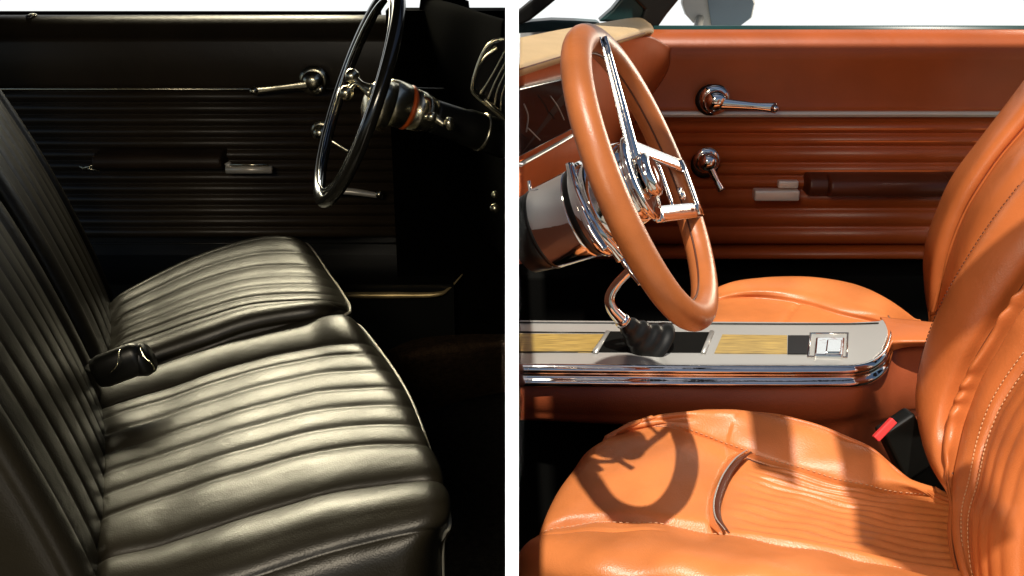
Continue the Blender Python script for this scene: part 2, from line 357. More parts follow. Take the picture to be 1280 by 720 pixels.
# seat front fascia under the piping is part of the grid; the far cushion
fs = thing('bench_seat', 'far black ribbed vinyl seat with pale piping, next to the black door', 'seat', (-.6, 1.95, .06))
zf = [.45, .475, .50, .52, .53, .495]
B_ = lambda pts, dz=0: [(x, y, z + dz) for (x, y), z in zip(pts, zf)]
far_rows = [
 B_([(140, 380), (200, 345), (260, 318), (322, 300), (362, 299), (380, 305)], -.004),
 B_([(143, 402), (200, 375), (260, 350), (320, 335), (386, 334), (413, 346)]),
 B_([(146, 430), (200, 408), (260, 387), (320, 372), (400, 369), (432, 374)]),
 B_([(130, 452), (200, 428), (260, 407), (320, 390), (405, 384), (437, 389)], -.002),
 B_([(116, 482), (200, 452), (260, 431), (320, 411), (398, 399), (428, 401)], -.012)]
fc = [0, .28, .66, 1, 1.33, 1.66, 2, 2.5, 3, 4]; fa = [.005, .0065, .0065, .0065, .0065, .0065, .0065, .008, .019]
def df(u, v):
    v0 = v - 1; uu = u - 1
    if v0 < 0 or v0 > 4: return 0
    k = smooth(-.1, .3, uu) * (1 - smooth(3.8, 4.7, uu)); return ribs(v0, fc, fa) * k
g = close_grid(L(far_rows), far=(-.01, .05, -.16), near=(0, -.002, -.12), back=(-.05, 0, -.05), front=((-.006, .01, -.04), (-.06, .02, -.22)))
fcush = obj('seat_cushion', patch(g, 150, 250, df), vin, fs, solid=.004)
obj('piping', tube(edge_line(9, 6, .7, 5.0), .0026, 10), M['piping'], fcush)
# backrests
def backrest(parent, Y0, Y1, cutn, name='backrest', roll=.02):
    rows = []
    for j in range(7):
        y = Y0 + (Y1 - Y0) * j / 6; xb = -.905 + (2.12 - y) * .345
        bul = -.03 * (abs(j / 3 - 1) ** 3)
        r = []
        for i, (dx, z) in enumerate(((.02, .36), (.005, .46), (-.035, .60), (-.09, .75), (-.155, .89), (-.215, 1.0), (-.255, 1.04), (-.32, 1.03))):
            r.append(Vector((xb + dx + bul, y, z)))
        rows.append(r)
    d = Vector((-.10, .02, 0)) if Y0 > Y1 else 0
    rows = [[p + Vector((-.10, .012, -.01)) for p in rows[0]]] + rows + [[p + Vector((-.10, -.012, -.01)) for p in rows[-1]]]
    cuts = [0, .62] + [.62 + (4.76) * (i + 1) / cutn for i in range(cutn)] + [6]
    am = [.015] + [.0055] * cutn + [.015]
    def db(u, v):
        v0 = v - 1
        if v0 < 0 or v0 > 6: return 0
        k = 1 - smooth(4.6, 5.6, u)
        return ribs(v0, cuts, am) * (k if .62 < v0 < 5.38 else 1)
    return obj(name, patch(rows, 90, 220, db, out=Vector((1, -.2, .2))), vin, parent, solid=.004)
backrest(fs, 2.13, 1.715, 6)
backrest(ns, 1.64, 1.06, 8)
# buckle between the seats
bk = thing('seat_belt_buckle', 'black seat belt buckle lying between the two black seat cushions', 'buckle', tuple(PZ(150, 470, .5)))
def slab(pts, z0, z1): return prism([PZ(x, y, z0) for x, y in pts], (0, 0, z1 - z0))
obj('buckle_body', lathe([(.001, -.045), (.026, -.043), (.030, -.03), (.030, .03), (.024, .043), (.001, .045)], PZ(150, 456, .53), (1, .15, .35), 22, sq=.65), M['black'], bk)
obj('buckle_body', lathe([(.001, -.02), (.026, -.018), (.030, 0), (.027, .014), (.001, .018)], PZ(177, 450, .535), (1, -.25, .45), 22, sq=.7), M['black'], bk)
obj('buckle_edge', tube([PZ(152, 432, .56) , PZ(149, 440, .56), PZ(147, 455, .55), PZ(138, 466, .53)], .0010, 8, n=18), M['warm_chrome'], bk)
obj('buckle_edge', tube([PZ(174, 432, .56), PZ(180, 446, .56), PZ(190, 455, .555), PZ(193, 462, .54)], .0010, 8, n=18), M['warm_chrome'], bk)
obj('belt_strap', tube([PZ(112, 452, .50), PZ(128, 460, .52), PZ(150, 462, .52)], .022, 12, n=12, flat=.2), M['black'], bk)
# ---- steering wheel
def wheel_frame(px, py, tilt_deg, ratio, sgn):
    """the rim's normal turns towards the driver; its long axis leans by tilt"""
    a = R(tilt_deg); v = ray(px, py).normalized(); m = RT * math.sin(a) - UP * math.cos(a); m = (m - v * m.dot(v)).normalized()
    q = m.cross(v); q = q if q.x > 0 else -q
    nn = (q * sgn * math.sqrt(1 - ratio ** 2) - v * ratio).normalized(); return m, nn.cross(m).normalized(), nn
e1, e2, nn = wheel_frame(448, 120, -18.5, .17, -1)
wc = PD(446, 120, 1.76); RW = .190
sw = thing('steering_wheel', 'thin black steering wheel with chrome horn ring in the dark interior', 'steering wheel', tuple(wc))
def ring(c, r, e1, e2, tr, nseg=96, flat=None, nrm=None, seg=14, wob=0):
    pts = [c + (e1 * math.cos(t) + e2 * math.sin(t)) * (r + wob * math.cos(18 * t)) for t in [2 * math.pi * i / nseg for i in range(nseg)]]
    return tube(pts, tr, seg, closed=True, flat=flat, flatdir=nrm)
rimm = mat('glossy_black_rim', (.012, .011, .009), .16, spec=.8, coat=.4)
obj('rim', ring(wc, RW, e1, e2, .0112, nrm=nn), rimm, sw)
obj('horn_ring', ring(wc + nn * .006, RW - .019, e1, e2, .0030, nrm=nn), M['chrome'], sw)
hubc = wc - nn * .03
obj('hub', lathe([(.045, -.03), (.042, -.005), (.034, .008), (.02, .015), (.001, .018)], hubc, nn, 30), M['warm_chrome'], sw)
for px, py in ((440, 95), (433, 116)):
    obj('spoke_boss', lathe([(.001, .012), (.010, .009), (.013, 0), (.010, -.009), (.001, -.012)], PD(px, py, 1.74), nn, 20), M['warm_chrome'], sw)
obj('spoke', tube([PD(440, 95, 1.74), PD(452, 106, 1.735), PD(466, 112, 1.73)], [.007, .006, .009], 10, n=12), M['warm_chrome'], sw)
obj('spoke', tube([PD(433, 116, 1.74), PD(446, 104, 1.735), PD(464, 118, 1.73)], [.007, .004, .008], 10, n=12), M['warm_chrome'], sw)
# column
ca, cb = PD(478, 124, 1.79), PD(640, 178, 1.92); ax = (cb - ca).normalized(); Lc = (cb - ca).length
sc = thing('steering_column', 'bright steering column with orange band behind the black wheel', 'steering column', tuple(ca))
obj('column_collar', lathe([(.030, .0), (.038, .004), (.041, .02), (.040, .042), (.038, .045)], ca, ax, 36), M['warm_chrome'], sc)
obj('colour_band', lathe([(.0385, .045), (.0405, .0465), (.0405, .050), (.0385, .0515)], ca, ax, 36), M['orange_band'], sc, label='orange ring round the collar')
obj('column_sleeve', lathe([(.0375, .052), (.036, .075), (.030, .098), (.026, .100)], ca, ax, 36), M['warm_chrome'], sc)
obj('column_tube', lathe([(.028, .095), (.030, .105), (.031, .16), (.034, .17), (.035, Lc - .012)], ca, ax, 32), M['black'], sc)
obj('tube_clip', lathe([(.035, Lc * .74), (.037, Lc * .745), (.037, Lc * .76), (.035, Lc * .765)], ca, ax, 32), M['warm_chrome'], sc)
lv = obj('column_lever', join(tube([PD(530, 122, 1.80), PD(539, 126, 1.79), PD(540, 138, 1.78), PD(536, 147, 1.77)], .005, 10, n=16), tube([PD(530, 145, 1.77), PD(544, 148, 1.77), PD(556, 156, 1.77)], [.006, .007, .005], 10, n=14)), M['warm_chrome'], sc)
obj('lever_knob', lathe([(.001, -.012), (.007, -.009), (.008, 0), (.007, .009), (.001, .012)], PD(562, 155, 1.77), (.3, 0, -1), 16), M['warm_chrome'], lv)
obj('lever_knob', lathe([(.001, -.010), (.008, -.006), (.008, .006), (.001, .010)], PD(540, 146, 1.765), (1, 0, -.3), 16), M['warm_chrome'], lv)
obj('signal_stalk', tube([PD(505, 110, 1.9), PD(530, 111, 1.95), PD(555, 112, 2.0)], [.003, .002, .003], 8, n=10), M['black'], sc)
# ---- dashboard
db_ = thing('dashboard', 'black dashboard with chrome gauge bezels, far right of the dark interior', 'dashboard', (-.1, 2.3, .9))
top = [Vector((-.204, 2.52, zat(2, 2.52) + .03)), PY(538, 0, 2.5), PY(565, 8, 2.36), PY(600, 19, 2.2), PY(633, 29, 2.02)]
rowsd = []
for dx, dz in ((.10, -.03), (.02, -.004), (0, 0), (-.012, -.03), (-.02, -.12), (.0, -.24), (.03, -.34), (.03, -.5)):
    rowsd.append([Vector((min(p.x + dx * (1 if i < 3 else .3), -.009), p.y, p.z + dz)) for i, p in enumerate(top)])
obj('dash_pad', patch(rowsd, 40, 60, None, out=Vector((-1, -1, 0))), M['deep'], db_, solid=.004)
bz = [(634, 48), (616, 52), (604, 66), (594, 92), (590, 112), (597, 122), (615, 137), (634, 154)]
bez = obj('gauge_bezel', tube([PY(x, y, 1.93) for x, y in bz], .0032, 10, n=50), M['warm_chrome'], db_)
for pts in ([(632, 62), (616, 92), (600, 118)], [(634, 74), (620, 100), (610, 124)], [(634, 86), (622, 112), (618, 134)], [(632, 105), (627, 122), (626, 142)], [(600, 80), (608, 70), (622, 60)]):
    obj('bezel_bar', tube([PY(x, y, 1.935) for x, y in pts], .0022, 8, n=18), M['warm_chrome'], bez)
obj('bezel_base', tube([PY(x, y, 1.925) for x, y in ((606, 124), (616, 133), (634, 148))], [.005, .009, .006], 10, n=18, flat=.5), M['warm_chrome'], bez)
obj('gauge_face', prism([PY(x, y, 1.95) for x, y in ((633, 50), (617, 54), (606, 68), (596, 94), (593, 112), (600, 122), (618, 137), (633, 150))], (0, .02, 0)), M['gauge'], db_, smooth=False)
for i, (px, py) in enumerate(((619, 243), (619, 260))):
    obj('switch_knob', lathe([(.001, .012), (.006 + .003 * i, .01), (.007 + .003 * i, 0)], PY(px, py, 1.95), (-.2, -1, .2), 16), M['warm_chrome'], db_)
# under-dash kick panel and floor hump
kp = tag(obj('kick_panel', box(-.30, -.012, 2.5, 2.56, .08, 1.0), M['deep'], smooth=False), 'plain black kick panel under the black dashboard', 'kick panel')
hm = [[PZ(470, 445, .30), PZ(520, 424, .31), PZ(580, 418, .32), PZ(631, 418, .32)], [PZ(470, 460, .28), PZ(520, 442, .31), PZ(580, 434, .32), PZ(631, 430, .32)], [PZ(470, 490, .2), PZ(520, 470, .24), PZ(580, 460, .25), PZ(631, 452, .25)], [PZ(470, 540, .1), PZ(520, 520, .1), PZ(580, 500, .1), PZ(631, 490, .1)]]
h0 = obj('floor_hump', patch(hm, 30, 30), mat('brown_carpet', (.030, .018, .010), .95, spec=.05, var=.4, vscale=80, grain=.003, gscale=260)); struct(h0)

# ================================================================== RIGHT: TAN INTERIOR
RY = 2.35
dr = thing('car_door', 'russet leather car door with chrome cranks behind the tan seats', 'door', (.9, RY, .3))
zt = zat(38, RY + .05); z1 = zat(141, RY); xl, xr = xat(774, 141, RY), 2.1
prof = [(RY + .12, zat(330, RY)), (RY + .12, zt - .02), (RY + .09, zt), (RY + .05, zt + .001), (RY + .028, zt - .008), (RY + .010, zt - .024), (RY + .002, zt - .046)]
for i in range(1, 9): prof.append((RY + .002 + .006 * math.sin(math.pi * i / 9), zt - .046 + (z1 - zt + .046) * i / 9))
prof += [(RY, z1 + .002), (RY + .02, z1 - .004)]
obj('upper_panel', extrude_profile(prof, xat(770, 100, RY), xr, 40), M['door'], dr)
zb = zat(306, RY); pr = [(RY + .10, z1 - .008), (RY + .018, z1 - .008), (RY + .022, z1 - .022)]
edges = [153, 168, 184, 205, 221, 238, 262, 285, 306]
for a_, c_ in zip(edges[:-1], edges[1:]):
    za, zc_ = zat(a_, RY), zat(c_, RY)
    for s in (.03, .12, .3, .5, .7, .88, .97): pr.append((RY + .014 - .016 * math.sin(math.pi * s) ** .6, za + (zc_ - za) * s))
pr += [(RY + .014, zb - .002), (RY + .10, zb - .002)]
obj('ribbed_panel', extrude_profile(pr, xat(745, 200, RY), xr, 2), M['rib'], dr)
ts = obj('trim_strip', extrude_profile([(RY + .01, z1 + .005), (RY - .006, z1 + .004), (RY - .010, z1 - .002), (RY - .006, z1 - .009), (RY + .01, z1 - .010)], xl, xr, 2), M['pull'], dr, bevel=.001, label='bright strip under the upper panel')
z2 = zat(320, RY)
obj('lower_strip', extrude_profile([(RY + .05, z2 + .014), (RY + .004, z2 + .014), (RY - .004, z2 + .006), (RY - .004, z2 - .004), (RY + .004, z2 - .010), (RY + .05, z2 - .010)], xat(735, 320, RY), xr, 2), M['rib'], dr)
obj('outer_skin', box(.02, 2.1, RY + .16, RY + .19, .07, zt - .012), M['skin'], dr, smooth=False)
obj('window_seal', extrude_profile([(RY + .06, zt - .01), (RY + .062, zt + .008), (RY + .074, zt + .008), (RY + .076, zt - .01)], xat(822, 38, RY), xr, 2), M['teal'], dr)
A0, A1 = PY(1036, 235, RY - .06), PY(1186, 235, RY - .06)
ar = [(RY - .05 + yy, A0.z + zz) for yy, zz in ((.06, .022), (.01, .026), (-.02, .018), (-.027, .0), (-.022, -.016), (-.004, -.024), (.06, -.024))]
obj('armrest', extrude_profile(ar, A0.x, A1.x, 2), M['dark_tan'], dr, bevel=.007)
obj('armrest_base', extrude_profile([(y + .022, z - .002) for y, z in ar], xat(1004, 235, RY), A1.x + .03, 2), M['dark_tan'], dr, bevel=.005)
pl = obj('door_pull', join(box(xat(942, 240, RY - .06), xat(998, 240, RY - .06), RY - .075, RY - .045, zat(251, RY - .07), zat(238, RY - .07))), M['pull'], dr, bevel=.004, label='short chrome latch at the front of the armrest')
obj('latch_finger', box(xat(972, 232, RY - .06), xat(997, 232, RY - .06), RY - .068, RY - .05, zat(236, RY - .07), zat(227, RY - .07)), M['pull'], pl, bevel=.003)
h, e = crank(dr, 894, 125, 970, 135, RY - .03, .027, .0115, M['chrome'], label='chrome crank with its arm pointing back')
obj('crank_washer', lathe([(.030, .0), (.036, -.004), (.036, -.012), (.028, -.014)], PY(888, 124, RY), (0, 1, 0), 28), M['black'], h)
obj('crank_knob', lathe([(.001, 0), (.008, .001), (.010, .008), (.007, .016), (.001, .018)], e + Vector((-.004, .004, 0)), (0, -1, 0), 18), M['chrome'], h)
h, e = crank(dr, 884, 201, 902, 238, RY - .03, .024, .008, M['chrome'], label='smaller chrome crank with its arm pointing down')
obj('crank_washer', lathe([(.030, .0), (.033, -.004), (.033, -.012), (.026, -.014)], PY(880, 204, RY), (0, 1, 0), 28), M['black'], h)
# dark sill below the door
tag(obj('sill_box', box(.012, 2.1, 2.36, 2.5, .07, zat(338, 2.4)), M['matte'], smooth=False, bevel=.01), 'dark sill box below the russet door', 'sill')
# ---- pillar, windscreen frame, wing mirror
wp = thing('windscreen_pillar', 'dark windscreen pillar rising behind the beige dash pad', 'pillar', tuple(PY(815, 40, 2.42)))
obj('pillar_trim', prism([PY(x, y, 2.42) for x, y in ((800, 34), (817, 42), (834, 18), (852, -4), (880, -44), (826, -44), (790, -4), (806, 12))], (0, .05, 0)), M['black'], wp, smooth=False, bevel=.006)
obj('pillar_seal', prism([PY(x, y, 2.44) for x, y in ((748, 27), (800, 30), (808, 12), (792, -6), (822, -44), (800, -44), (778, -4), (765, 12))], (0, .05, 0)), M['teal'], wp, smooth=False, bevel=.006)
ob = thing('windscreen_frame', 'dark slanting windscreen frame above the left end of the beige pad', 'windscreen frame', tuple(PY(655, 25, 2.3)))
obj('frame_bar', prism([PY(x, y, 2.3) for x, y in ((645, 34), (662, 26), (680, 12), (697, -2), (720, -30), (690, -30), (669, -2), (645, 18))], (0, .05, 0)), M['black'], ob, smooth=False, bevel=.005)
obj('frame_edge', prism([PY(x, y, 2.33) for x, y in ((645, 42), (645, 31), (665, 27), (690, 25), (720, 26), (748, 28), (755, 36))], (0, .05, 0)), M['teal'], ob, smooth=False, bevel=.004)
wm = thing('wing_mirror', 'pale wing mirror with blue-grey glass outside the russet door', 'wing mirror', tuple(PY(900, 30, 2.75)))
mp = [(853, 4), (858, 18), (868, 29), (888, 34), (925, 33), (940, 22), (944, 4), (938, -16), (915, -30), (875, -30), (858, -14)]
cpt = PY(900, 2, 2.78)
shell = []
for k, (s, dy) in enumerate(((1.0, 0), (1.02, .02), (.95, .05), (.7, .085), (.35, .10))):
    shell.append([cpt + (PY(x, y, 2.78) - cpt) * s + Vector((0, dy, 0)) for x, y in mp])
Vv = [p for r in shell for p in r]; k = len(mp)
Ff = [(r * k + i, r * k + (i + 1) % k, (r + 1) * k + (i + 1) % k, (r + 1) * k + i) for r in range(4) for i in range(k)] + [tuple(range(k)), tuple(4 * k + i for i in range(k))]
obj('mirror_shell', (Vv, Ff), M['mirror'], wm, bevel=.004)
obj('mirror_glass', prism([PY(x, y, 2.775) for x, y in ((889, 33), (925, 32), (938, 22), (942, 4), (936, -15), (915, -27), (880, -27), (884, 0))], (0, -.006, 0)), M['glass'], wm, smooth=False, bevel=.002)
obj('mirror_stem', tube([PY(875, 20, 2.80), PY(868, 60, 2.62)], .012, 10), M['mirror'], wm)
# ---- dashboard
ds = thing('dashboard', 'russet dashboard with thick beige pad behind the tan steering wheel', 'dashboard', (.15, 1.9, .9))
# pad: control rows from the windscreen edge over the top to the lip and underside
def rowY(pts): return [PY(x, y, Y) for x, y, Y in pts]
pad = [rowY([(650, 56, 1.80), (700, 47, 1.95), (750, 40, 2.15), (798, 30, 2.34), (812, 34, 2.40)]),
       rowY([(650, 47, 1.80), (700, 37, 1.95), (748, 29, 2.15), (796, 22, 2.33), (812, 29, 2.38)]),
       rowY([(650, 62, 1.64), (705, 48, 1.80), (752, 37, 2.02), (802, 27, 2.22), (815, 32, 2.26)]),
       rowY([(650, 76, 1.54), (708, 59, 1.72), (756, 46, 1.93), (806, 33, 2.14), (817, 36, 2.18)]),
       rowY([(650, 84, 1.52), (710, 66, 1.70), (758, 53, 1.91), (806, 39, 2.12), (817, 40, 2.16)]),
       rowY([(650, 92, 1.53), (710, 73, 1.71), (758, 59, 1.92), (804, 44, 2.13), (814, 44, 2.17)]),
       rowY([(650, 96, 1.60), (710, 76, 1.80), (758, 60, 2.0), (802, 46, 2.2), (812, 46, 2.25)])]
obj('dash_pad', patch(pad, 50, 60), M['pad'], ds, solid=.003)
obj('pad_seam', tube([p + Vector((0, -.002, 0)) for p in rowY([(650, 86, 1.52), (710, 68, 1.70), (758, 55, 1.91), (806, 41, 2.12)])], .0012, 6, n=30), M['seam'], ds)
fas = [rowY([(650, 90, 1.56), (710, 72, 1.76), (758, 57, 1.98), (806, 44, 2.2), (840, 60, 2.36)]),
       rowY([(650, 103, 1.60), (710, 88, 1.80), (755, 80, 2.02), (800, 78, 2.2), (835, 90, 2.36)]),
       rowY([(650, 190, 1.62), (710, 165, 1.82), (752, 150, 2.02), (785, 140, 2.2), (800, 142, 2.36)]),
       rowY([(650, 240, 1.66), (715, 215, 1.84), (752, 200, 2.04), (768, 190, 2.2), (775, 190, 2.37)]),
       rowY([(650, 330, 1.72), (700, 322, 1.9), (735, 310, 2.08), (745, 305, 2.2), (748, 300, 2.37)])]
obj('fascia', patch(fas, 40, 60, None, out=Vector((1, -1, 0))), M['door'], ds, solid=.003)
gp = rowY([(649.5, 110, 1.585), (716, 95, 1.79), (726, 105, 1.81), (720, 160, 1.79), (649.5, 197, 1.585)])
obj('gauge_cluster', prism(gp, (-.01, .02, 0)), M['gauge'], ds, smooth=False, bevel=.003)
obj('gauge_trim', tube([p + Vector((0, -.004, 0)) for p in rowY([(650, 205, 1.58), (685, 186, 1.68), (722, 165, 1.79), (745, 152, 1.9)])], [.0055, .005, .004, .003], 10, n=24, flat=.6), M['silver'], ds)
for pts in (((655, 130), (660, 145), (658, 165)), ((688, 120), (697, 133), (705, 150)), ((660, 160), (668, 168), (675, 175))):
    obj('gauge_mark', tube([PY(x, y, 1.55 + (x - 650) * .0031) for x, y in pts], .0011, 6, n=10), M['dial'], ds)
# ---- steering wheel
e1, e2, nn = wheel_frame(806, 221, 22.3, .215, 1)
wc = PD(806, 221, 1.19); RW = .172
sw = thing('steering_wheel', 'thick tan leather steering wheel with chrome slotted spokes', 'steering wheel', tuple(wc))
rim = obj('rim', ring(wc, RW, e1, e2, .0175, nseg=128, nrm=nn, seg=24, flat=.95), M['rim'], sw)
obj('rim_seam', ring(wc, RW - .0185, e1, e2, .0012, nseg=128, nrm=nn, seg=6), M['seam'], rim)
def WP(a, r, h=0): t = R(a); return wc + (e1 * math.cos(t) + e2 * math.sin(t)) * r + nn * h
hub = wc - nn * .016
obj('hub_plate', lathe([(.046, .006), (.053, .010), (.052, .014), (.046, .0155), (.030, .015), (.001, .017)], hub, nn, 48), M['chrome'], sw)
obj('hub', lathe([(.050, -.03), (.052, -.01), (.048, .006), (.030, .012), (.001, .013)], hub, nn, 40), M['chrome'], sw)
obj('hub_cap', lathe([(.026, .018), (.027, .026), (.020, .030), (.012, .028), (.001, .028)], hub, nn, 32), M['chrome'], sw)
def sgn_far():  # which angle points away from the camera
    return 90 if (e2.dot(FW) > 0) else 270
FA = sgn_far()
def spoke(an, w0, w1, r0=.038, r1=None, holes=True):
    r1 = r1 or RW - .006; t = R(an); d = e1 * math.cos(t) + e2 * math.sin(t); s = nn.cross(d)
    c0, c1 = hub + d * r0 + nn * .010, wc + d * r1 + nn * .016
    dd = (c1 - c0); th = .0035
    st = hub + nn * .010 + d * .008
    if holes:
        parts = [tube([st + s * sg * w0, c1 + s * sg * w1], .0105, 12, n=8, flat=.26, flatdir=nn) for sg in (-1, 1)]
        parts.append(tube([c1 + s * w1 * 1.25, c1 - s * w1 * 1.25], .0125, 12, n=6, flat=.28, flatdir=nn))
        parts.append(tube([c0 + dd * .36 + s * w0 * .8, c0 + dd * .36 - s * w0 * .8], .0055, 10, n=6, flat=.45, flatdir=nn))
    else:
        parts = [tube([st, st.lerp(c1, .5), c1], [w0, (w0 + w1) / 2, w1], 20, n=12, flat=.10, flatdir=nn), tube([st + nn * .004, c1 + nn * .003], [.010, .005], 10, n=8, flat=.5, flatdir=nn)]
    sp = obj('spoke', join(*parts), M['chrome'], sw)
    obj('spoke_rivet', ring(c0 + dd * .66 - s * w1 * .35 + nn * .001, .0062, d, s, .0028, nseg=24, seg=8), M['chrome'], sp)
    return sp
spoke(FA - (13 if FA == 90 else -13), .044, .030)
spoke(180, .026, .015, holes=False)
# ---- column
ca = PD(775, 248, 1.235); cb = PD(648, 300, 1.30); ax = (cb - ca).normalized(); Lc = (cb - ca).length
sc = thing('steering_column', 'chrome barrel steering column with black bands below the tan wheel', 'steering column', tuple(ca))
obj('column_cone', lathe([(.030, -.012), (.040, .0), (.050, .012), (.056, .02), (.056, .03)], ca, ax, 44), M['chrome'], sc)
obj('barrel_ring', lathe([(.056, .028), (.061, .030), (.061, .038), (.057, .040)], ca, ax, 44), M['chrome'], sc)
obj('barrel_band', lathe([(.0565, .040), (.0570, .041), (.0570, .047), (.0565, .048)], ca, ax, 44), M['black'], sc)
obj('barrel', lathe([(.0565, .048), (.056, .052), (.053, .10), (.052, .102)], ca, ax, 48), M['chrome'], sc)
obj('barrel_band', lathe([(.051, .100), (.0525, .101), (.0525, .106), (.050, .107)], ca, ax, 44), M['black'], sc)
obj('barrel_ring', lathe([(.050, .106), (.051, .108), (.047, Lc * .93), (.045, Lc * .935)], ca, ax, 44), M['black'], sc)
lv = obj('turn_lever', tube([PD(728, 262, 1.17), PD(742, 290, 1.165), PD(757, 312, 1.16)], [.006, .008, .007, .005], 12, n=20, flat=.7), M['chrome'], sc)
obj('turn_lever', tube([PD(772, 310, 1.21), PD(780, 325, 1.21), PD(790, 340, 1.205), PD(802, 354, 1.20)], [.005, .0075, .006, .005, .006], 12, n=22, flat=.7), M['chrome'], sc)
obj('lever_bracket', tube([PD(712, 205, 1.2), PD(722, 240, 1.175), PD(745, 285, 1.17), PD(768, 312, 1.19), PD(776, 322, 1.2)], [.005, .007, .007, .006, .008], 12, n=30, flat=.6), M['chrome'], sc)
obj('signal_pin', tube([PD(664, 250, 1.27), PD(661, 226, 1.27)], .002, 8), M['chrome'], sc)
# ---- console
cz = .58
co = thing('centre_console', 'silver-topped centre console with yellow wood insets between the tan seats', 'console', (.3, 1.5, .06))
Yn, Yf = 1.455, 1.632
xe = xat(1085, 455, Yn)
def cpl(pts, z): return [PZ(x, y, z) for x, y in pts]
# plate with a rounded far right corner
out = [(649.5, 400), (800, 401), (950, 402), (1060, 403), (1098, 401), (1108, 397), (1112, 404), (1110, 420), (1103, 438), (1090, 451), (1072, 457), (1040, 459), (900, 459), (760, 458), (649.5, 457)]
obj('top_plate', prism(cpl(out, cz), (0, 0, -.012)), M['silver'], co, smooth=False, bevel=.002)
lip = [(643, 458), (760, 459), (900, 460), (1040, 460), (1074, 458), (1093, 451), (1106, 438), (1112, 420), (1113, 404), (1109, 397)]
P_ = [PZ(x, y, cz - .004) for x, y in lip]
rws = [[p + Vector((0, 0, .005)) for p in P_], [p + Vector((.002, -.004, .004)) for p in P_], [p + Vector((.004, -.009, -.003)) for p in P_], [p + Vector((.002, -.005, -.014)) for p in P_], [p + Vector((.006, -.012, -.022)) for p in P_], [p + Vector((.004, -.010, -.030)) for p in P_], [p + Vector((.0, -.004, -.034)) for p in P_]]
obj('chrome_surround', patch(rws, 120, 26, None, out=Vector((0, -1, 0))), M['chrome'], co, solid=.002)
obj('chrome_surround', tube([PZ(x, y, cz + .001) for x, y in ((649.5, 403), (800, 404), (950, 405), (1060, 405), (1098, 404))], .0016, 8, n=40), M['black'], co)
# insets
def inset(name, pts, m, dz=.0015, bev=0): return obj(name, prism(cpl(pts, cz + dz), (0, 0, -.004)), m, co, smooth=False, bevel=bev)
obj('inset_frame', tube([PZ(x, y, cz + .001) for x, y in ((649.5, 415), (700, 415.5), (758, 416), (742, 440), (700, 440), (649.5, 440))], .0014, 6), M['black'], co)
inset('wood_inset', [(649.5, 417), (755, 417.5), (739, 440), (649.5, 440)], M['wood'])
inset('shifter_well', [(763, 414), (889, 415), (878, 440.5), (745, 440)], M['matte'], .001)
inset('wood_inset', [(903, 418), (984, 419), (984, 441.5), (893, 441)], M['wood'])
inset('console_switch', [(985, 419), (1013, 419), (1012, 442), (984.5, 441.8)], M['black'], .002)
ash = obj('ashtray', prism(cpl([(1020, 421), (1056, 421), (1054, 444), (1018, 443)], cz + .008), (0, 0, -.010)), M['chrome'], co, smooth=False, bevel=.003)
obj('ashtray_frame', tube([PZ(x, y, cz + .001) for x, y in ((1013, 417), (1060, 417), (1058, 447), (1010, 446))], .0022, 8, closed=True), M['chrome'], co)
obj('ashtray_lid', prism(cpl([(1034, 424), (1053, 424), (1051, 440), (1032, 440)], cz + .012), (0, 0, -.006)), M['chrome'], ash, smooth=False, bevel=.002)
for pts in ([(760, 414), (744, 441)], [(890, 414), (879, 441)]):
    obj('well_rail', tube([PZ(x, y, cz + .002) for x, y in pts], .004, 8, flat=.5), M['silver'], co)
# leather body: side falls from the chrome to the floor side, and a raised rear part behind the plate
fr = [[PZ(650, 470, cz - .03), PZ(760, 474, cz - .03), PZ(900, 476, cz - .03), PZ(1040, 477, cz - .03), PZ(1085, 470, cz - .03), PZ(1112, 440, cz - .03), PZ(1135, 432, cz - .03), PZ(1180, 430, cz - .03), PZ(1208, 430, cz - .03)]]
for k, (dy, dz) in enumerate(((-.012, -.014), (-.018, -.034), (-.016, -.056), (-.004, -.080))):
    fr.append([p + Vector((.0, dy - (.012 * k if i > 4 else 0), dz * (1.3 if i > 4 else 1))) for i, p in enumerate(fr[0])])
for k, (dy, dz) in enumerate(((.02, -.11), (.02, -.2), (.02, -.4))):
    fr.append([p + (Vector((0, dy + .06, -.105 - .01 * k)) if i < 3 else Vector((0, -.03 - .02 * k if i > 4 else 0, dz))) for i, p in enumerate(fr[0])])
obj('console_side', patch(fr, 120, 60, lambda u, v: .0015 * math.sin(u * 2.1 + v), out=Vector((0, -1, 0))), M['console'], co, solid=.003)
rt = [[PZ(1100, 396, cz), PZ(1130, 399, cz + .004), PZ(1175, 403, cz + .006), PZ(1230, 405, cz + .006)],
      [PZ(1106, 404, cz), PZ(1132, 408, cz + .006), PZ(1175, 412, cz + .008), PZ(1230, 414, cz + .008)],
      [PZ(1110, 425, cz - .004), PZ(1132, 426, cz), PZ(1175, 427, cz + .003), PZ(1230, 428, cz + .003)],
      [PZ(1110, 441, cz - .03), PZ(1135, 434, cz - .018), PZ(1180, 433, cz - .017), PZ(1230, 433, cz - .017)]]
obj('console_rear', patch(rt, 40, 30), M['tan_side'], co, solid=.003)
obj('console_core', box(.012, .56, 1.50, 1.60, .07, cz - .03), M['matte'], co, smooth=False)
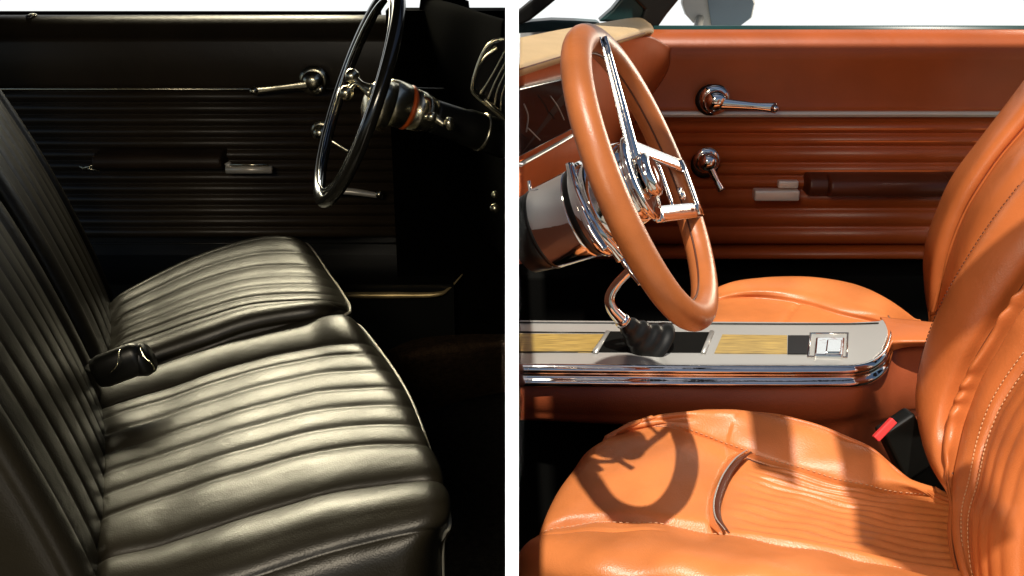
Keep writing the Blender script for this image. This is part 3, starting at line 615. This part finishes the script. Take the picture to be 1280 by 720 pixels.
# ---- gear lever
gl = thing('gear_lever', 'curved chrome gear lever rising from its black boot on the console', 'gear lever', tuple(PZ(790, 430, cz)))
b0 = PZ(815, 434, cz + .001); b1 = PZ(777, 400, cz + .06); bh = (b1 - b0).length
obj('boot', lathe([(float(np.interp(t, [0, .15, .35, .6, .8, 1], [.050, .041, .030, .022, .015, .011])) + .0012 * math.sin(t * 26), bh * t) for t in np.linspace(0, 1, 40)], b0, b1 - b0, 30, sq=.75), M['black'], gl)
sd_ = (b1 - CAM).dot(FW)
sh = [PD(778, 401, sd_), PD(765, 386, sd_ - .01), PD(762, 371, sd_ - .015), PD(771, 355, sd_ - .02), PD(787, 338, sd_ - .03), PD(800, 322, sd_ - .04)]
obj('lever_shaft', tube(sh, [.011, .009, .008, .0075, .007, .007], 14, n=40), M['chrome'], gl)
obj('shaft_collar', lathe([(.010, -.006), (.013, -.003), (.013, .004), (.010, .007)], sh[0], (sh[0] - sh[1]), 20), M['chrome'], gl)
# ---- far seat
f2 = thing('bucket_seat', 'far tan leather bucket seat beyond the silver-topped console', 'seat', (.75, 1.9, .06))
fr = [[(870, 384, .46), (905, 359, .50), (950, 350, .515), (1010, 348, .52), (1065, 356, .515), (1105, 374, .505), (1140, 400, .47)],
      [(865, 390, .46), (900, 368, .505), (950, 362, .515), (1005, 366, .515), (1060, 380, .51), (1105, 392, .50), (1140, 410, .46)],
      [(862, 400, .45), (895, 378, .50), (945, 375, .50), (1000, 382, .50), (1050, 396, .495), (1105, 410, .48), (1140, 425, .45)],
      [(860, 430, .44), (890, 410, .49), (940, 410, .49), (1000, 415, .49), (1050, 425, .48), (1105, 440, .47), (1140, 450, .44)]]
def dfar(u, v):
    v0 = v - 1; uu = u - 1
    h = -.008 * math.exp(-((v0 - 1.75 - .0 * uu) / .09) ** 2) * (1 if uu > .6 else 0)
    h += -.007 * math.exp(-((uu - 2.9 + .35 * (v0 - 2)) / .06) ** 2) * smooth(1.7, 1.9, v0)
    return h
g = close_grid(L(fr), far=(0, .06, -.15), near=(0, -.01, -.1), back=(-.03, 0, -.1), front=((.02, 0, -.02), (.03, 0, -.15)))
obj('seat_cushion', patch(g, 130, 90, dfar), M['tan'], f2, solid=.003)
rows = []
fb = [((1325, 40), (1355, 70), (1400, 100)), ((1273, 112), (1303, 138), (1350, 165)), ((1221, 180), (1255, 193), (1300, 215)), ((1190, 222), (1226, 235), (1270, 250)), ((1171, 262), (1207, 268), (1250, 280)), ((1155, 312), (1190, 312), (1230, 320)), ((1156, 360), (1176, 366), (1215, 370)), ((1166, 408), (1172, 412), (1210, 415)), ((1178, 450), (1185, 455), (1215, 460))]
for a_, b_, c_ in fb:
    a_ = (a_[0] + 7, a_[1]); A1_ = PY(*a_, 2.06)
    rows.append([A1_ + Vector((.10, .10, 0)), A1_ + Vector((.02, .03, 0)), PY(*a_, 2.02), PY((a_[0] + b_[0]) / 2, (a_[1] + b_[1]) / 2, 1.92), PY(*b_, 1.90), PY((b_[0] + c_[0]) / 2, (b_[1] + c_[1]) / 2, 1.80), PY(*c_, 1.76), PY(*c_, 1.7) + Vector((.06, 0, 0))])
def dfb(u, v): return ribs(u, [1.5, 4, 6.5], [.014, .012], 2.4, .7)
obj('backrest', patch(rows, 110, 120, dfb, out=Vector((-1, -1, .3))), M['tan_side'], f2, solid=.004)
# ---- near seat cushion
n2 = thing('bucket_seat', 'near tan leather bucket seat with sun patches and ribbed insert', 'seat', (.35, 1.2, .06))
zr = [[.505, .520, .53, .532, .525, .51, .485, .455],
      [.505, .510, .507, .502, .495, .488, .478, .450],
      [.500, .515, .507, .496, .484, .477, .470, .448],
      [.500, .515, .515, .508, .502, .498, .490, .470],
      [.500, .535, .545, .550, .550, .545, .535, .50]]
pr_ = [[(757, 553), (800, 527), (860, 515), (940, 515), (1020, 534), (1088, 563), (1134, 600), (1198, 626)],
       [(742, 566), (788, 538), (854, 540), (922, 565), (992, 588), (1064, 607), (1113, 616), (1200, 628)],
       [(702, 618), (765, 592), (845, 590), (915, 608), (985, 628), (1055, 645), (1115, 658), (1203, 672)],
       [(676, 668), (735, 652), (800, 650), (880, 662), (960, 676), (1040, 690), (1108, 706), (1230, 728)],
       [(662, 700), (735, 706), (810, 704), (890, 712), (970, 722), (1045, 738), (1115, 758), (1213, 785)]]
cr_rows = [[(x, y, z) for (x, y), z in zip(a_, b_)] for a_, b_ in zip(pr_, zr)]
g = L(cr_rows)
g = [[p + Vector((0, .03, -.14)) for p in g[0]], [p + Vector((0, .012, -.03)) for p in g[0]]] + g + [[p + Vector((0, -.035, -.035)) for p in g[-1]], [p + Vector((0, -.045, -.18)) for p in g[-1]]]
g = [[r[0] + Vector((.05, 0, -.2)), r[0] + Vector((.004, 0, -.06))] + r for r in g]
CR = [0, 2.15, 3.0, 5.0, 8]
def dnear(u, v):
    vv = v - 2; uu = u - 2; h = 0
    def seam(x, w, d): return -d * math.exp(-(x / w) ** 2)
    on = smooth(.2, .9, uu)
    h += .012 * (1 - abs(2 * min(1, max(0, vv)) - 1) ** 2.2) * (0 < vv < 1) * smooth(.3, 2.4, uu)      # far bolster
    h += seam(vv - 1, .05, .008) * smooth(1.4, 2.4, uu)
    h += seam(vv - 3.0, .05, .009)
    h += seam(vv - 3.34 - .25 * smooth(0, 1.8, uu) * 0, .035, .006) * (1 - smooth(1.8, 2.6, uu))
    if vv > 3: h += .012 * math.sin(math.pi * min(1, (vv - 3) / 1.6))
    # thigh block before the ribbed insert
    if 1 < vv < 3:
        k = math.sin(math.pi * (vv - 1) / 2)
        lim = 3.22 - .35 * (vv - 2) * 0 - .35 * math.sin(math.pi * (vv - 1) / 2)
        h += .016 * k ** .5 * (1 - smooth(lim - .18, lim + .02, uu)) * smooth(-.4, .6, uu)
        # ribs
        if uu > lim:
            s = ((vv - 1) / 2 * 11) % 1
            h += .0042 * (1 - abs(2 * s - 1) ** 2.4) * smooth(lim + .1, lim + .7, uu)
    # folds
    h += .0022 * math.sin(uu * 5.1 + vv * 2.7) * math.sin(vv * 4.3) * on
    if 0 < vv < 3 and uu < 2.8: h += .003 * math.sin((vv - uu * .35) * 6.0) * smooth(0, .4, vv) * (1 - smooth(1.2, 2.0, vv))
    return h
cush = obj('seat_cushion', patch(g, 300, 260, dnear), M['tan'], n2, solid=.003)
Gr, Nr, Us, Vs = patch.last
def onseat(uu, vv, lift=0):
    i = int(round((uu + 2) / (len(g[0]) - 1) * (len(Us) - 1))); j = int(round((vv + 2) / (len(g) - 1) * (len(Vs) - 1)))
    i = min(max(i, 0), len(Us) - 1); j = min(max(j, 0), len(Vs) - 1)
    return Vector(Gr[j, i]) + Vector(Nr[j, i]) * lift
for vv, u0, u1 in ((1, 1.5, 7), (3.0, .1, 6.2)):
    obj('seam', tube([onseat(u_, vv, .0006) for u_ in np.linspace(u0, u1, 70)], .0016, 6, cap=True), M['seam'], cush)
def stitches(paths, every=.0065, ln=.0042, r=.0007):
    parts = []
    for P in paths:
        acc = 0
        for a_, b_ in zip(P[:-1], P[1:]):
            acc += (b_ - a_).length
            if acc > every:
                d = (b_ - a_).normalized(); parts.append(tube([b_ - d * ln / 2, b_ + d * ln / 2], r, 5)); acc = 0
    return join(*parts)
obj('stitching', stitches([[onseat(u_, 3.09, .001) for u_ in np.linspace(.1, 6.2, 600)]]), M['thread'], cush)
obj('stitching', stitches([[onseat(u_, .94, .001) for u_ in np.linspace(1.7, 7, 600)]]), M['thread'], cush)
# piping on the outer edge of the far bolster and the corner of the near one
obj('piping', tube([PZ(*p) for p in ((975, 521, .532), (1020, 533, .528), (1060, 549, .522), (1088, 562, .512), (1112, 582, .50), (1134, 600, .487), (1160, 615, .475), (1190, 626, .46))], .0040, 10, n=50), M['tan_side'], cush)
obj('piping', tube([PZ(*p) for p in ((662, 688, .515), (672, 700, .50), (690, 714, .49), (712, 730, .47))], .0045, 10, n=24), M['tan_side'], cush)
# curved trim in front of the ribbed insert
tp = [PZ(*p) for p in ((930, 566, .508), (914, 578, .507), (898, 600, .506), (888, 628, .506), (889, 650, .507), (901, 667, .512))]
ct = obj('curved_trim', tube(tp, [.003, .007, .0085, .0085, .0075, .003], 14, n=50, flat=.4, flatdir=(0, 0, 1)), M['tan_side'], n2)
tq = [p + Vector((.010, -.001, .002)) for p in tp]
obj('trim_inlay', tube(tq, [.0015, .004, .0052, .0052, .004, .0015], 12, n=50, flat=.6, flatdir=(0, 0, 1)), M['dark_tan'], ct)
obj('trim_edge', tube([p + Vector((.005, 0, .006)) for p in tp], [.0006, .0010, .0012, .0012, .0010, .0006], 8, n=50), M['silver'], ct)
# ---- near seat backrest
bb = [((1345, 150), (1415, 175), (1435, 195), (1475, 230), (1590, 300)),
      ((1276, 236), (1345, 262), (1360, 280), (1400, 318), (1500, 390)),
      ((1228, 300), (1296, 322), (1314, 336), (1350, 375), (1440, 440)),
      ((1182, 376), (1254, 380), (1271, 384), (1306, 420), (1395, 480)),
      ((1159, 430), (1222, 428), (1244, 430), (1282, 450), (1365, 505)),
      ((1148, 475), (1197, 473), (1221, 470), (1260, 480), (1340, 530)),
      ((1147, 510), (1180, 514), (1204, 514), (1241, 513), (1320, 560)),
      ((1157, 551), (1172, 552), (1194, 554), (1226, 556), (1300, 600)),
      ((1174, 588), (1178, 592), (1186, 598), (1216, 602), (1288, 640)),
      ((1184, 622), (1185, 625), (1187, 630), (1206, 640), (1279, 665)),
      ((1182, 665), (1184, 668), (1187, 672), (1206, 680), (1276, 700)),
      ((1192, 712), (1194, 714), (1197, 718), (1214, 726), (1280, 745)),
      ((1215, 770), (1217, 772), (1220, 776), (1236, 782), (1300, 800))]
rows = []
near_in = [0, 0, 0, 0, 0, 0, .01, .04, .11, .17, .235, .30, .36]
for r_, ni in zip(bb, near_in):
    p1, p2, p3, p4, p5 = [PY(*q, Y - ni * kk) for q, Y, kk in zip([(r_[0][0] + 9, r_[0][1])] + [(q_[0] + 3, q_[1]) for q_ in r_[1:]], (1.40, 1.33, 1.31, 1.25, 1.10), (1, .85, .8, .65, .45))]
    rows.append([p1 + Vector((.14, .06, 0)), p1 + Vector((.03, .03, 0)), p1, (p1 + p2) / 2 + Vector((-.006, -.006, .0)), p2, p3, (p3 + p4) / 2, p4, (p4 + p5) / 2 + Vector((-.006, 0, 0)), p5, p5 + Vector((.05, -.03, 0)), p5 + Vector((.2, -.03, 0))])
def dbk(u, v):
    h = 0
    def sm(x, w, d): return -d * math.exp(-(x / w) ** 2)
    fade = 1 - smooth(7.5, 9, v)
    if 1 < u < 4: h += .014 * math.sin(math.pi * (u - 1) / 3) * (fade * .9 + .1)
    if 4 < u < 5: h += .009 * math.sin(math.pi * (u - 4)) * fade + .0026 * math.sin(v * 9 + 3 * math.sin(v * 2.3)) * math.sin(math.pi * (u - 4)) * fade
    h += sm(u - 4, .22, .014) * fade + sm(u - 5, .16, .011) * (fade * .6 + .4) + sm(u - 7, .10, .007)
    if 5 < u < 7: h += .006 * math.sin(math.pi * (u - 5) / 2)
    if 7 < u < 10: h += .010 * math.sin(math.pi * (u - 7) / 3) + .0022 * abs(math.sin(math.pi * (u - 7) * 2.5)) * smooth(7.1, 7.6, u)
    return h
back = obj('backrest', patch(rows, 240, 220, dbk, out=Vector((-1, -.6, .3))), M['tan_side'], n2, solid=.004)
Gb, Nb, Ub, Vb = patch.last
def onback(u, v, lift=0):
    i = int(round(u / (len(rows[0]) - 1) * (len(Ub) - 1))); j = int(round(v / (len(rows) - 1) * (len(Vb) - 1)))
    return Vector(Gb[j, i]) + Vector(Nb[j, i]) * lift
for u_ in (4, 5, 7):
    obj('seam', tube(curve([onback(u_, v_, .0004) for v_ in np.linspace(0, 11.5 if u_ > 4 else 8, 40)], 120), .0026 if u_ < 7 else .0018, 6), M['seam'], back)
pth = []
for u_ in (6.72, 7.28):
    pth.append(curve([onback(u_, v_, .0012) for v_ in np.linspace(.5, 11.5, 40)], 1500))
for q_ in pth: obj('stitching', stitches([q_]), M['thread'], back)
obj('stitching', stitches([curve([onback(1.85, v_, .001) for v_ in np.linspace(1, 5, 24)], 900)], .006, .004), M['seam'], back)
# ---- buckle with red button
b2 = thing('seat_belt_buckle', 'black seat belt buckle with red release button beside the near tan seat', 'buckle', tuple(PY(1120, 560, 1.42)))
ba, bb_ = PD(1112, 532, 1.56), PD(1150, 610, 1.62)
d = (bb_ - ba).normalized(); s = (RT * .8 - UP * -.55).normalized(); s = (s - d * s.dot(d)).normalized(); nn2 = d.cross(s).normalized()
if nn2.dot(FW) > 0: nn2 = -nn2
def obox(c, ax_, h): 
    V = [c + ax_[0] * (h[0] * i) + ax_[1] * (h[1] * j) + ax_[2] * (h[2] * k) for k in (-1, 1) for j in (-1, 1) for i in (-1, 1)]
    return V, [(0, 2, 3, 1), (4, 5, 7, 6), (0, 1, 5, 4), (2, 6, 7, 3), (0, 4, 6, 2), (1, 3, 7, 5)]
cbk = PD(1132, 556, 1.60)
obj('buckle_body', obox(cbk, (d, s, nn2), (.055, .030, .014)), M['black'], b2, smooth=False, bevel=.006)
ra, rb = PD(1094, 549, 1.57), PD(1117, 525, 1.57); rd = (rb - ra).normalized(); rn = (-FW); rs = rd.cross(rn).normalized()
obj('release_button', obox((ra + rb) / 2, (rd, rs, rn), ((rb - ra).length / 2, .0058, .006)), M['red'], b2, smooth=False, bevel=.002, label='red push button')
obj('buckle_strap', tube([cbk + d * .04, cbk + d * .10 + Vector((.02, 0, -.02)), cbk + d * .2 + Vector((.03, 0, -.06))], .024, 12, n=14, flat=.25, flatdir=nn2), M['matte'], b2)
